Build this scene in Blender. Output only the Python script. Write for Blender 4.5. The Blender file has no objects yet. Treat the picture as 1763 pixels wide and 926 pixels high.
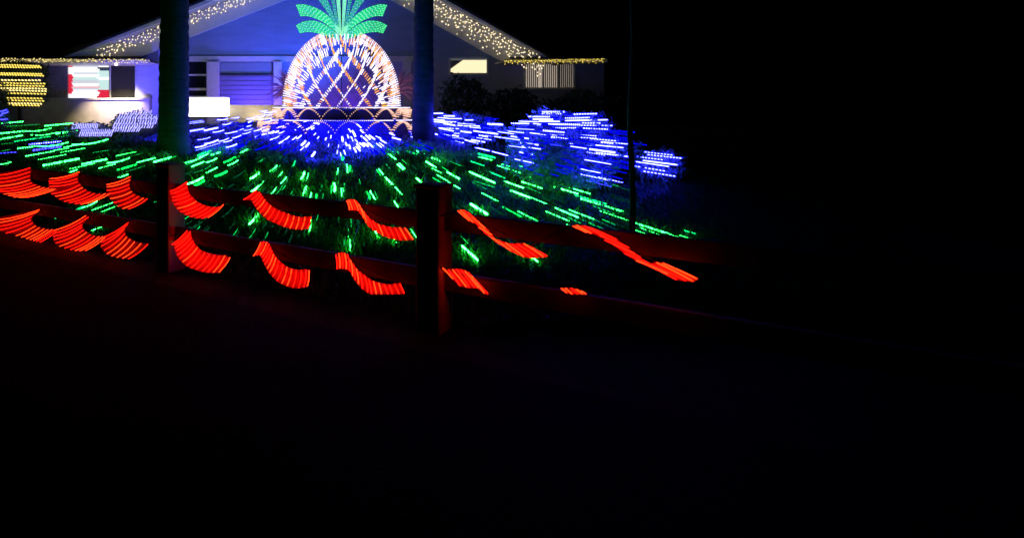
import bpy, math, random
import numpy as np
from mathutils import Vector, Matrix
random.seed(7); rng = np.random.default_rng(7)
S = bpy.context.scene
COL = S.collection
R = math.radians

# ------------------------------------------------------------------ camera
EYE = 1.75; F = 1100.0; CX, CY = 590.0, 188.0          # photograph pixels, 1763 x 926
cam = bpy.data.cameras.new('camera'); co = bpy.data.objects.new('camera', cam); COL.objects.link(co)
co.location = (0, 0, EYE); co.rotation_euler = (R(90), 0, 0)
cam.sensor_width = 36; cam.lens = F / 1763 * 36
cam.shift_x = (881.5 - CX) / 1763; cam.shift_y = -(463 - CY) / 1763
cam.clip_end = 3000; cam.clip_start = 0.05
cam.dof.use_dof = True; cam.dof.focus_distance = 10.5; cam.dof.aperture_fstop = 1.2
S.camera = co
# ------------------------------------------------------------------ night sky, faint moonlight
w = bpy.data.worlds.new('World'); S.world = w; w.use_nodes = True
nt = w.node_tree; bg = nt.nodes['Background']
sky = nt.nodes.new('ShaderNodeTexSky'); sky.sky_type = 'NISHITA'; sky.sun_disc = False
sky.sun_elevation = R(-9); sky.sun_rotation = R(200)
nt.links.new(sky.outputs[0], bg.inputs[0]); bg.inputs[1].default_value = 0.01
sl = bpy.data.lights.new('moon', 'SUN'); sl.energy = 0.0004; sl.angle = R(0.5); sl.color = (0.8, 0.88, 1)
so = bpy.data.objects.new('moon', sl); COL.objects.link(so); so.rotation_euler = (R(50), 0, R(20))
S.view_settings.view_transform = 'Standard'; S.view_settings.look = 'None'
S.view_settings.exposure = 0; S.view_settings.gamma = 1; S.view_settings.use_curve_mapping = False
S.render.engine = 'CYCLES'
S.cycles.use_denoising = True; S.cycles.max_bounces = 4; S.cycles.diffuse_bounces = 2
S.cycles.sample_clamp_indirect = 4; S.cycles.caustics_reflective = False; S.cycles.caustics_refractive = False

# ------------------------------------------------------------------ materials
def mat(name, col, rough=0.7, noise=0.0, scale=(6, 6, 6), spec=0.3, bump=0.0, metal=0.0, trans=0.0):
    m = bpy.data.materials.new(name); m.use_nodes = True; t = m.node_tree; b = t.nodes['Principled BSDF']
    b.inputs['Base Color'].default_value = (*col, 1); b.inputs['Roughness'].default_value = rough
    b.inputs['Specular IOR Level'].default_value = spec; b.inputs['Metallic'].default_value = metal
    if noise or bump:
        tc = t.nodes.new('ShaderNodeTexCoord'); mp = t.nodes.new('ShaderNodeMapping'); mp.inputs['Scale'].default_value = scale
        n = t.nodes.new('ShaderNodeTexNoise'); n.inputs['Scale'].default_value = 1; n.inputs['Detail'].default_value = 6
        t.links.new(tc.outputs['Object'], mp.inputs[0]); t.links.new(mp.outputs[0], n.inputs[0])
        if noise:
            r = t.nodes.new('ShaderNodeValToRGB')
            r.color_ramp.elements[0].position = .3; r.color_ramp.elements[1].position = .72
            r.color_ramp.elements[0].color = (*[c * (1 - noise) for c in col], 1)
            r.color_ramp.elements[1].color = (*[min(1, c * (1 + noise)) for c in col], 1)
            t.links.new(n.outputs[0], r.inputs[0]); t.links.new(r.outputs[0], b.inputs['Base Color'])
        if bump:
            bp = t.nodes.new('ShaderNodeBump'); bp.inputs['Strength'].default_value = bump; bp.inputs['Distance'].default_value = .03
            t.links.new(n.outputs[0], bp.inputs['Height']); t.links.new(bp.outputs[0], b.inputs['Normal'])
    if trans:
        o = t.nodes['Material Output']; tr = t.nodes.new('ShaderNodeBsdfTranslucent'); tr.inputs[0].default_value = (*col, 1)
        mx = t.nodes.new('ShaderNodeMixShader'); mx.inputs[0].default_value = trans
        t.links.new(b.outputs[0], mx.inputs[1]); t.links.new(tr.outputs[0], mx.inputs[2]); t.links.new(mx.outputs[0], o.inputs[0])
    return m
def emit(name, col, s=1.0):
    m = bpy.data.materials.new(name); m.use_nodes = True; t = m.node_tree
    for n in list(t.nodes):
        if n.type != 'OUTPUT_MATERIAL': t.nodes.remove(n)
    e = t.nodes.new('ShaderNodeEmission'); e.inputs[0].default_value = (*col, 1); e.inputs[1].default_value = s
    t.links.new(e.outputs[0], t.nodes['Material Output'].inputs[0])
    return m
def leafmat(name, a, b, rough=.55):
    m = mat(name, a, rough, trans=.25); t = m.node_tree; p = t.nodes['Principled BSDF']
    g = t.nodes.new('ShaderNodeNewGeometry'); r = t.nodes.new('ShaderNodeValToRGB')
    r.color_ramp.elements[0].color = (*a, 1); r.color_ramp.elements[1].color = (*b, 1)
    t.links.new(g.outputs['Random Per Island'], r.inputs[0]); t.links.new(r.outputs[0], p.inputs['Base Color'])
    return m
M = dict(
    green=emit('green_led', (.026, 1, .11), 16.0), green_hot=emit('green_led_bright', (.03, 1, .10), 28.0),
    green_dim=emit('green_led_dim', (.004, .8, .13), 1.5), lime=emit('lime_led', (.004, .9, .09), 3), teal=emit('teal_led', (.004, .95, .2), 3),
    blue=emit('blue_led', (.019, .021, 1), 90.0), blue_dim=emit('blue_led_dim', (.03, .03, 1), 9.0),
    blue_glow=emit('blue_glow_fill', (.001, .003, 1), .75),
    green_smear=emit('green_smear_glow', (.02, 1, .34), .13),
    white=emit('cool_white_led', (.32, .3, 1), 4.2),
    red=emit('red_led', (1, .005, .002), 6.5), red_hot=emit('orange_led', (1, .03, .004), 7.5),
    warm=emit('warm_white_led', (1, .82, .5), 1.7), yellow=emit('yellow_led', (1, .75, .12), 1.6), gold=emit('golden_led', (1, .78, .25), 2.2),
    pine_white=emit('pineapple_white_led', (.80, .72, 1), 2.0), pine_orange=emit('pineapple_orange_led', (1, .36, .06), 1.4), pine_amber=emit('pineapple_amber_led', (1, .5, .03), 1.4),
    pine_peach=emit('peach_led', (1, .55, .42), 1.35),
    leaf_green=emit('leaf_green_led', (.01, .9, .22), 1.1), leaf_hot=emit('leaf_bright_led', (.25, 1, .5), 1.4),
    wire=mat('cable_rubber', (.012, .02, .014), .5), frame=mat('frame_steel', (.05, .05, .055), .4, metal=.7),
    glow_band_hot=mat('red_glow_band_hot', (.8, .008, .004), .6, trans=.3),
    glow_band=mat('red_glow_band', (.30, .004, .002), .6, trans=.3),
    post=mat('weathered_timber', (.42, .34, .28), .8, .35, (5, 5, .8), bump=.4),
    rail=mat('rail_timber', (.07, .055, .05), .8, .35, (2, 8, 8), bump=.3),
    asphalt=mat('asphalt', (.006, .006, .006), .95, .4, (30, 30, 30), bump=.3, spec=.03),
    lawn=mat('lawn_soil', (.014, .026, .010), .95, .6, (9, .8, 9), bump=.5, spec=.05),
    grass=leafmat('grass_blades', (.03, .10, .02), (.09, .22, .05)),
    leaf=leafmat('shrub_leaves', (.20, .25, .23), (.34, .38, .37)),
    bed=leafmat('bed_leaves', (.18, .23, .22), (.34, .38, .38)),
    dark_leaf=leafmat('dark_shrub_leaves', (.02, .04, .025), (.06, .10, .06)),
    purple_leaf=leafmat('purple_leaves', (.40, .12, .30), (.62, .32, .50)),
    frond=leafmat('palm_leaflets', (.03, .07, .02), (.07, .13, .04)),
    bark=mat('palm_bark', (.035, .033, .03), .85, .4, (2, 2, 14), bump=.7),
    dark_bark=mat('dark_bark', (.022, .018, .016), .9, .4, (6, 6, 2), bump=.6),
    wall=mat('blue_lit_clapboard', (.44, .46, .66), .65, .08, (1.5, 1.5, 8)), gable=mat('gable_blue_lit', (.36, .44, .64), .7, .08, (1.5, 1, 6)),  # blue of the assumed flood light is mixed into these wall colours
    trim=mat('white_trim_paint', (.78, .77, .76), .5, .05), roof=mat('roof_shingle', (.035, .035, .04), .9, .4, (4, 4, 14), bump=.5),
    soffit=mat('soffit_paint', (.7, .68, .62), .6, .06), door=mat('shutter_door_paint', (.27, .26, .46), .6, .08, (.6, .6, 12)), door2=mat('transom_panel_paint', (.28, .38, .44), .5, .06),
    dark=mat('dark_interior', (.02, .02, .025), .6), glass=mat('window_glass', (.015, .018, .03), .12, spec=.6),
    beige=mat('beige_stucco', (.62, .55, .42), .85, .12, (3, 3, 3), bump=.15), louver=mat('grey_louver_paint', (.24, .23, .22), .6, .15, (3, 3, 3)),
    stone=mat('planter_blue_lit', (.03, .025, .22), .85, .3, (5, 5, 5), bump=.4),  # blue light on the stone is put into its base colour
    win_warm=emit('lit_window_warm', (1, .86, .52), 1.1), win_cream=emit('lit_blind_cream', (1, .82, .66), .42),
    box_white=emit('lightbox_face', (1, .93, .82), 3),
    disp_grey=emit('display_grey', (.8, .85, .95), .8), disp_white=emit('display_white', (.95, .93, 1), 1.3), disp_red=emit('display_red', (1, .03, .08), .8), disp_pink=emit('display_pink', (1, .55, .62), .9),
    disp_cyan=emit('display_cyan', (.68, .95, .92), .9), disp_violet=emit('display_violet', (.45, .06, .55), .6), disp_dark=emit('display_blue', (.1, .12, .25), .4),
    lens_blue=emit('added_flood_lens_blue', (.2, .15, 1), 8), lens_warm=emit('lamp_lens_warm', (1, .85, .6), 5),
)
# ------------------------------------------------------------------ mesh helpers
for k_, e_ in (('glow_band', .07), ('glow_band_hot', .34)):      # red glow between the lights, put into an added glowing band
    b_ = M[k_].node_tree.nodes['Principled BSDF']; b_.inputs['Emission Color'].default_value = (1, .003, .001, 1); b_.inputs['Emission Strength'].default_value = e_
class MB:
    def __init__(s): s.v = []; s.f = []
    def add(s, vs, fs):
        o = len(s.v); s.v += [tuple(p) for p in vs]; s.f += [tuple(i + o for i in f) for f in fs]
    def box(s, x0, x1, y0, y1, z0, z1):
        s.add([(x0, y0, z0), (x1, y0, z0), (x1, y1, z0), (x0, y1, z0), (x0, y0, z1), (x1, y0, z1), (x1, y1, z1), (x0, y1, z1)],
              [(3, 2, 1, 0), (4, 5, 6, 7), (0, 1, 5, 4), (1, 2, 6, 5), (2, 3, 7, 6), (3, 0, 4, 7)]); return s
    def prism(s, poly, y0, y1):                 # poly of (x,z), extruded along y
        n = len(poly)
        s.add([(x, y0, z) for x, z in poly] + [(x, y1, z) for x, z in poly],
              [tuple(range(n)), tuple(range(2 * n - 1, n - 1, -1))] + [(i, i + n, (i + 1) % n + n, (i + 1) % n) for i in range(n)]); return s
    def tube(s, pts, rad, n=6, cap=True):
        pts = [Vector(p) for p in pts]; rads = rad if hasattr(rad, '__len__') else [rad] * len(pts)
        vs = []; fs = []
        for i, p in enumerate(pts):
            d = (pts[min(i + 1, len(pts) - 1)] - pts[max(i - 1, 0)])
            d = d.normalized() if d.length > 1e-9 else Vector((0, 0, 1))
            a = d.cross(Vector((0, 0, 1)) if abs(d.z) < .95 else Vector((1, 0, 0))).normalized(); b = d.cross(a)
            for k in range(n):
                t = 2 * math.pi * k / n; vs.append(p + (a * math.cos(t) + b * math.sin(t)) * rads[i])
        for i in range(len(pts) - 1):
            for k in range(n): fs.append((i * n + k, i * n + (k + 1) % n, (i + 1) * n + (k + 1) % n, (i + 1) * n + k))
        if cap: fs += [tuple(range(n - 1, -1, -1)), tuple(range((len(pts) - 1) * n, len(pts) * n))]
        s.add(vs, fs); return s
    def rod(s, a, b, r, n=5):
        a = Vector(a); b = Vector(b); d = b - a
        return s.tube([a, a + d * .04, b - d * .04, b], [r * .55, r, r, r * .55], n)
    def lathe(s, prof, c=(0, 0), n=32):
        vs = []; fs = []
        for r, z in prof:
            for k in range(n):
                t = 2 * math.pi * k / n; vs.append((c[0] + r * math.cos(t), c[1] + r * math.sin(t), z))
        for i in range(len(prof) - 1):
            for k in range(n): fs.append((i * n + k, i * n + (k + 1) % n, (i + 1) * n + (k + 1) % n, (i + 1) * n + k))
        fs.append(tuple(range((len(prof) - 1) * n, len(prof) * n))); s.add(vs, fs); return s
    def octa(s, p, r, rz=None):
        x, y, z = p; q = rz or r
        s.add([(x + r, y, z), (x, y + r, z), (x - r, y, z), (x, y - r, z), (x, y, z + q), (x, y, z - q)],
              [(0, 1, 4), (1, 2, 4), (2, 3, 4), (3, 0, 4), (1, 0, 5), (2, 1, 5), (3, 2, 5), (0, 3, 5)]); return s
    def build(s, name, m, parent=None, kind=None, smooth=False, bevel=0):
        me = bpy.data.meshes.new(name); me.from_pydata(s.v, [], s.f); me.update()
        me.materials.append(M[m] if isinstance(m, str) else m)
        if smooth: me.polygons.foreach_set('use_smooth', [True] * len(me.polygons))
        o = bpy.data.objects.new(name, me); COL.objects.link(o)
        if parent: o.parent = parent; o.matrix_parent_inverse = Matrix.Translation(-Vector(parent_loc(parent)))
        if kind: o['kind'] = kind
        if bevel:
            b = o.modifiers.new('bevel', 'BEVEL'); b.width = bevel; b.segments = 2; b.limit_method = 'ANGLE'
        return o
def parent_loc(p):
    l = Vector(p.location) if not p.parent else Vector((0, 0, 0))
    while p.parent: p = p.parent; l = Vector((0, 0, 0))
    return l
def tag(o, label, cat, group=None):
    o['label'] = label; o['category'] = cat
    if group: o['group'] = group
    return o
def thing(name, label, cat, loc=(0, 0, 0), group=None):
    o = bpy.data.objects.new(name, None); COL.objects.link(o); o.location = loc; o.empty_display_size = .2
    return tag(o, label, cat, group)
def child(mb, name, m, parent, kind=None, **k):
    """a part (or sub-part) built in world coordinates"""
    o = mb.build(name, m, None, kind, **k); o.parent = parent
    o.matrix_parent_inverse = world_of(parent).inverted()
    return o
WORLD = {}
def world_of(o):
    if o.name in WORLD: return WORLD[o.name]
    m = Matrix.Translation(o.location)
    if o.parent: m = world_of(o.parent) @ o.matrix_parent_inverse @ m
    WORLD[o.name] = m
    return m
# ------------------------------------------------------------------ place
def zg(y, x=0):
    t = min(1, max(0, (y - 8) / 12)); return 1.1 * t * t * (3 - 2 * t)
def W(px, py, Y): return Vector(((px - CX) / F * Y, Y, EYE + (CY - py) / F * Y))
def X(px, Y): return (px - CX) / F * Y
def Z(py, Y): return EYE + (CY - py) / F * Y
def on_ground(px, py, h=.05, far=19.5):
    dz = -(py - CY) / F; a, b = 4.0, far
    if EYE + dz * b > zg(b) + h: return W(px, py, far)
    for _ in range(40):
        c = (a + b) / 2
        if EYE + dz * c > zg(c) + h: a = c
        else: b = c
    return W(px, py, b)
FU = Vector((.808, -.589, 0)); FN = Vector((-.589, -.808, 0)); FP = Vector((0, 5.6, 0))
def on_fence(px, py, off):
    dx = (px - CX) / F; Y = (off + 5.6 * FN.y * 1.0) / (dx * FN.x + FN.y)
    return W(px, py, Y)
# ground: one sheet to the horizon with the lawn's rise
g = MB(); ys = [-60, -10, 0] + [4 + .5 * i for i in range(36)] + [24, 30, 60, 200, 900, 2000]; xs = [-1500, -300, -60, -20, -10, 0, 10, 20, 60, 300, 1500]
g.add([(x, y, zg(y)) for y in ys for x in xs], [(j * len(xs) + i, j * len(xs) + i + 1, (j + 1) * len(xs) + i + 1, (j + 1) * len(xs) + i) for j in range(len(ys) - 1) for i in range(len(xs) - 1)])
go = g.build('ground', 'lawn', smooth=True); go['kind'] = 'structure'
a = FP + FU * -14 + FN * .45; b = FP + FU * 12 + FN * .45
r = MB(); r.add([(a.x, a.y, .006), (b.x, b.y, .006), (b.x + FN.x * 12, b.y + FN.y * 12, .006), (a.x + FN.x * 12, a.y + FN.y * 12, .006)], [(3, 2, 1, 0)])
ro = r.build('road', 'asphalt'); ro['kind'] = 'structure'
# grass: long blades lying along the mowing direction (numpy, one object)
def leaves_mesh(P, D, U, name, m, parent=None, kind='stuff'):
    """diamond leaves: centre P, half length vector D, half width vector U"""
    n = len(P); v = np.empty((n, 4, 3)); v[:, 0] = P - D; v[:, 1] = P + U; v[:, 2] = P + D; v[:, 3] = P - U
    me = bpy.data.meshes.new(name); me.vertices.add(n * 4); me.vertices.foreach_set('co', v.ravel())
    me.loops.add(n * 4); me.loops.foreach_set('vertex_index', np.arange(n * 4, dtype=np.int32))
    me.polygons.add(n); me.polygons.foreach_set('loop_start', np.arange(0, n * 4, 4, dtype=np.int32))
    me.polygons.foreach_set('loop_total', np.full(n, 4, dtype=np.int32)); me.update(); me.validate()
    me.materials.append(M[m]); o = bpy.data.objects.new(name, me); COL.objects.link(o)
    if kind: o['kind'] = kind
    if parent: o.parent = parent; o.matrix_parent_inverse = world_of(parent).inverted()
    return o
zgv = np.vectorize(zg)
def grass(n):
    y = 5.2 + rng.random(n) ** 1.3 * 16; x = (rng.random(n) - .5) * 2 * (2 + y * .62)
    k = y > 5.6 - .73 * x + .2; x = x[k]; y = y[k]; n = len(x)
    L = .05 + .20 * rng.random(n) ** 2; wd = .004 + .0035 * rng.random(n) + y * .0003
    an = rng.normal(0, .25, n); el = rng.uniform(.05, .9, n)
    D = np.stack([np.sin(an) * np.cos(el) * L, np.cos(an) * np.cos(el) * L * rng.choice([-1, 1], n), np.sin(el) * L * .8], 1)
    U = np.stack([np.cos(an) * wd, -np.sin(an) * wd, np.zeros(n)], 1)
    P = np.stack([x, y, zgv(y) + .01 + np.abs(D[:, 2]) * .8], 1)
    o = leaves_mesh(P, D, U, 'grass', 'grass'); tag(o, 'long mown lawn grass lit green by strings of lights', 'grass')
grass(110000)

# ------------------------------------------------------------------ house
HY = 24.0
h = thing('house', 'long single storey house with lit front gable and dark roof', 'house', (0, HY, 1.1))
def P2(pts, Y): return [(X(a, Y), Z(b, Y)) for a, b in pts]
def hb(name, px0, px1, py0, py1, y0, y1, m, parent=None, zb=None, **k):
    mb = MB(); mb.box(X(px0, y0), X(px1, y0), y0, y1, Z(py1, y0) if zb is None else zb, Z(py0, y0)); return child(mb, name, m, parent or h, **k)
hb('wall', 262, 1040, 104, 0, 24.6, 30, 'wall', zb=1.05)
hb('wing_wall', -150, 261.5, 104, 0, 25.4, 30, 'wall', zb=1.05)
# gable wall, its siding boards, barge boards
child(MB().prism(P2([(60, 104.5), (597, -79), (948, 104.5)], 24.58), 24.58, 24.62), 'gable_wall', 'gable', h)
zz = Z(98, 24.5)
while zz < Z(-60, 24.5):
    py = CY - (zz - EYE) * F / 24.5
    xl = 322 + (24 - py) / .39 + 26; xr = (py + 411) / .55 - 18
    if xr - xl > 30:
        b_ = MB(); b_.add([(X(xl, 24.57), 24.556, zz), (X(xr, 24.57), 24.556, zz), (X(xr, 24.57), 24.575, zz + .21), (X(xl, 24.57), 24.575, zz + .21), (X(xl, 24.57), 24.575, zz), (X(xr, 24.57), 24.575, zz)],
                          [(0, 1, 2, 3), (4, 5, 1, 0), (0, 3, 4), (1, 5, 2)]); child(b_, 'siding_board', 'gable', h)
    zz += .215
def rake(pts, name, m, y0, y1): return child(MB().prism(P2(pts, y0), y0, y1), name, m, h)
rake([(100, 107), (597, -87), (597, -41), (218, 107)], 'barge_board', 'trim', 23.82, 23.9)
rake([(597, -87), (952, 108), (868, 108), (597, -41)], 'barge_board', 'trim', 23.82, 23.9)
rake([(85, 106), (597, -95), (597, -88), (104, 106)], 'rake_trim', 'trim', 23.7, 23.815)
rake([(597, -95), (966, 108), (953, 108), (597, -88)], 'rake_trim', 'trim', 23.7, 23.815)
# roofs
rf = child(MB().prism(P2([(80, 107), (597, -103), (597, -96.5), (86, 107)], 23.6), 23.6, 32), 'roof', 'roof', h)
child(MB().prism(P2([(597, -103), (972, 110), (966, 110), (597, -96.5)], 23.6), 23.6, 32), 'roof', 'roof', h)
def slope(px0, px1, yf, zf, yb, zb):
    m = MB(); x0, x1 = X(px0, 23.6), X(px1, 23.6)
    m.add([(x0, yf, zf), (x1, yf, zf), (x1, yb, zb), (x0, yb, zb), (x0, yf, zf - .1), (x1, yf, zf - .1), (x1, yb, zb - .1), (x0, yb, zb - .1)],
          [(0, 1, 2, 3), (7, 6, 5, 4), (0, 4, 5, 1), (1, 5, 6, 2), (2, 6, 7, 3), (3, 7, 4, 0)]); return child(m, 'wing_roof', 'roof', h)
slope(-200, 240, 23.4, Z(101, 23.4), 31, 5.6); slope(880, 1050, 23.5, Z(101, 23.5), 31, 5.6)
hb('fascia_board', -200, 256, 102, 107, 23.35, 23.395, 'trim'); hb('soffit', -200, 258, 106.4, 108, 23.4, 25.35, 'soffit')
hb('fascia_board', 868, 1046, 102, 107, 23.45, 23.495, 'trim'); hb('soffit', 862, 1046, 106.4, 108, 23.5, 24.55, 'soffit')
# porch beam, columns
hb('porch_beam', 318, 712, 97, 106.5, 24.46, 24.53, 'trim')
hb('porch_column', 356, 377, 106.6, 0, 24.3, 24.5, 'trim', zb=1.05); hb('porch_column', 471, 485, 106.6, 0, 24.32, 24.48, 'trim', zb=1.05); hb('porch_column', 694, 708, 106.6, 0, 24.32, 24.48, 'trim', zb=1.05)
hb('corner_column', 233, 262, 108.2, 0, 24.75, 25.3, 'wall', zb=1.05)
# shuttered bay between columns
d = hb('shutter_door', 378, 470, 129.5, 0, 24.52, 24.58, 'door', zb=1.1); hb('transom_panel', 380, 468, 108, 127, 24.5, 24.57, 'door2'); hb('transom_rail', 377, 471, 127, 129.5, 24.44, 24.56, 'dark')
for i in range(9):
    hb('door_slat', 380, 468, 132 + i * 8, 138.5 + i * 8, 24.49, 24.515, 'door', d)
# dark sash window beside the column
wd = hb('window', 322, 355, 106.8, 165, 24.55, 24.59, 'glass'); hb('sash_bar', 322, 355, 128, 131, 24.5, 24.545, 'trim', wd); hb('window_sill', 318, 357, 152, 156, 24.44, 24.545, 'trim', wd); hb('window_frame', 319, 322, 107, 165, 24.5, 24.59, 'trim', wd)
# lit high window right of the right palm
wd = hb('lit_window', 776, 838, 104, 126, 24.54, 24.58, 'win_warm'); hb('window_frame', 773, 776, 101, 129, 24.5, 24.59, 'trim', wd); hb('window_frame', 838, 841, 101, 129, 24.5, 24.59, 'trim', wd); hb('window_sill', 772, 842, 126, 129.5, 24.46, 24.59, 'trim', wd)
child(MB().prism(P2([(776, 104), (797, 104), (776, 119)], 24.51), 24.51, 24.535), 'curtain', 'louver', wd)
# right: tall window with vertical blinds
wd = hb('blind_window', 904, 989, 110, 151, 24.56, 24.59, 'win_cream')
for i in range(25):
    p = 904 + i * 3.45
    if 24 < p - 904 < 33: continue
    hb('blind_slat', p, p + (1.5 if p < 960 else 2.3), 110, 151, 24.5, 24.53, 'louver', wd)
for p in (902, 934, 960, 988): hb('window_post', p, p + 3, 108.3, 152, 24.46, 24.58, 'trim', wd)
hb('window_sill', 900, 992, 151, 154, 24.42, 24.58, 'trim', wd)
# left wing: louvred screen, dark doorway
ls = hb('louvre_screen', 78, 118, 109, 190, 25.3, 25.36, 'dark')
for i in range(11): hb('louvre_slat', 79 + i * 3.5, 81.2 + i * 3.5, 110, 190, 25.22, 25.29, 'louver', ls)
hb('doorway', 190, 231, 112, 190, 25.33, 25.39, 'dark'); hb('door_frame', 187, 190, 109, 190, 25.26, 25.39, 'trim'); hb('door_lintel', 190, 231, 109, 112, 25.26, 25.39, 'trim')
# display window on the left wing with coloured light panels
dw = thing('display_window', 'bright display window with white, red and cyan panels on house wing', 'window', W(152, 182, 25.2))
def dp(name, a, b, c, e, m, y=25.2): return hb(name, a, b, c, e, y, y + .04, m, dw)
dp('window_frame', 116, 189, 109, 184, 'trim', 25.26)
rows = [(111, 116, 'disp_pink', 'disp_white', 'disp_white'), (116, 122, 'disp_white', 'disp_white', 'disp_dark'), (122, 128, 'disp_white', 'disp_white', 'disp_cyan'), (128, 133, 'disp_red', 'disp_white', 'disp_cyan'),
        (133, 138, 'disp_pink', 'disp_cyan', 'disp_white'), (138, 144, 'disp_red', 'disp_white', 'disp_cyan'), (144, 149, 'disp_red', 'disp_white', 'disp_cyan'), (149, 155, 'disp_red', 'disp_pink', 'disp_cyan'),
        (155, 162, 'disp_white', 'disp_white', 'disp_red'), (162, 169, 'disp_white', 'disp_white', 'disp_red'), (169, 174, 'disp_pink', 'disp_white', 'disp_violet'), (174, 181, 'disp_pink', 'disp_white', 'disp_pink')]
for i, (y0, y1, a_, b_, c_) in enumerate(rows):
    s = (i * 5) % 7
    for hf in (0, 1):
      y0, y1 = (y0, (y0 + y1) / 2) if hf == 0 else (y1, y1 + (y1 - y0)); b_ = b_ if (i * 2 + hf) % 5 else 'disp_grey'; a_ = a_ if (i + hf) % 4 else 'disp_red'
      s = (i * 5 + hf * 3) % 7
      dp('light_panel', 118, 123 + s * .6, y0 + .1, y1 - .1, a_); dp('light_panel', 123.2 + s * .6, 172 - s * .9, y0 + .1, y1 - .1, b_); dp('light_panel', 172.3 - s * .9, 187, y0 + .1, y1 - .1, c_)
# porch lamp under the left soffit, assumed from the lit soffit and wall
pl = thing('assumed_porch_lamp', 'small assumed warm porch lamp under left wing soffit', 'lamp', W(200, 110, 23.6))
q = W(200, 109.8, 23.6); child(MB().lathe([(.02, q.z - .07), (.05, q.z - .065), (.06, q.z - .02), (.03, q.z)], (q.x, q.y), 12), 'lamp_shade', 'lens_warm', pl)
def point(name, loc, col, e, r, parent):
    l = bpy.data.lights.new(name, 'POINT'); l.energy = e; l.color = col; l.shadow_soft_size = r
    o = bpy.data.objects.new(name, l); COL.objects.link(o); o.location = Vector(loc) - world_of(parent).translation; o.parent = parent
l = bpy.data.lights.new('assumed_lamp_light', 'SPOT'); l.energy = 900; l.color = (1, .82, .55); l.spot_size = R(84); l.spot_blend = .7; l.shadow_soft_size = .05
lo = bpy.data.objects.new('assumed_lamp_light', l); COL.objects.link(lo); lo.parent = pl; lo.location = Vector((q.x, q.y, q.z - .14)) - world_of(pl).translation; lo.rotation_euler = Vector((-.15, .5, -1)).to_track_quat('-Z', 'Y').to_euler()
# low beige walls
def lowwall(px0, px1, py, Y, d, label):
    t = thing('garden_wall', label, 'wall', (X((px0 + px1) / 2, Y), Y, 1.1)); x0, x1 = X(px0, Y), X(px1, Y); z = Z(py, Y)
    child(MB().box(x0, x1, Y, Y + d, 1.02, z - .07), 'wall_body', 'beige', t)
    n = max(3, int((x1 - x0) / .6)); s = (x1 - x0 + .06) / n
    for i in range(n): child(MB().box(x0 - .03 + i * s + .004, x0 - .03 + (i + 1) * s - .004, Y - .04, Y + d + .04, z - .068, z), 'cap_stone', 'beige', t)
    return t
lowwall(40, 257, 169, 24.3, .4, 'low beige porch wall under the left wing')
lowwall(390, 503, 181, 21.9, .4, 'short cream wall beside glowing white box')
# glowing white box
lb = thing('light_box', 'glowing white box on short legs beside left palm trunk', 'light box', (X(355, 21.5), 21.5, zg(21.5)))
child(MB().box(X(324, 21), X(388, 21), 21.0, 21.75, Z(201, 21), Z(168, 21)), 'glowing_face', 'box_white', lb, bevel=.02)
child(MB().box(X(323, 21), X(389, 21), 21.02, 21.74, Z(203, 21), Z(201, 21) - .002), 'base_frame', 'frame', lb)
for p in (327, 384): child(MB().box(X(p, 21.5), X(p + 2, 21.5), 21.2, 21.25, 1.08, Z(203, 21) - .002), 'leg', 'frame', lb)
# unseen flood lamps, assumed or added to light the gable and walls
def flood(loc, aim, e, label, size=85, col=(.22, .20, 1)):
    t = thing('added_flood_lamp', label, 'flood lamp', (loc[0], loc[1], zg(loc[1]))); d = (Vector(aim) - Vector(loc)).normalized(); L = Vector(loc)
    child(MB().tube([L - d * .16, L - d * .05, L], [.05, .12, .13], 10), 'housing', 'frame', t)
    child(MB().tube([L + d * .002, L + d * .012], [.115, .115], 10), 'lens', 'lens_blue' if col[2] > .9 else 'lens_warm', t)
    child(MB().tube([(L.x, L.y, zg(L.y) - .05), L - d * .12], .02, 6), 'stake', 'frame', t)
    l = bpy.data.lights.new('added_flood_light', 'SPOT'); l.energy = e; l.color = col; l.spot_size = R(size); l.spot_blend = .8; l.shadow_soft_size = .1
    o = bpy.data.objects.new('added_flood_light', l); COL.objects.link(o); o.parent = t; o.location = L + d * .06 - world_of(t).translation
    o.rotation_euler = d.to_track_quat('-Z', 'Y').to_euler()
flood((-3.2, 23.32, 1.35), (-3.25, 24.5, 2.5), 340, 'assumed blue flood lamp aimed at shuttered bay behind short cream wall', 165, (.15, .075, 1))  # unseen lamp, assumed from the purple-blue light on the bay
flood((-.2, 21.0, 1.5), (-2.2, 24.5, 6.2), 1150, 'assumed blue flood lamp aimed at gable behind the pineapple', 88, (.03, .12, 1))  # unseen lamp, assumed; added to turn the gable blue
flood((.15, 23.3, 1.35), (.15, 24.5, 2.4), 60, 'added violet flood lamp close to house wall behind the pineapple', 160, (.22, .02, 1))  # unseen lamp, added to put violet light behind the pineapple
flood((X(440, 21), 21.25, 1.25), (X(445, 22), 21.9, 1.7), 26, 'small added warm lamp washing the short cream wall', 130, (1, .85, .6))  # unseen lamp, added to brighten the cream wall
flood((-6.9, 21.6, 1.25), (-7.9, 24.8, 2.6), 700, 'assumed blue flood lamp aimed at corner column behind white lit shrub', 80, (.10, .07, 1))  # unseen lamp hidden by the shrub, assumed from the blue-violet column
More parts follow.
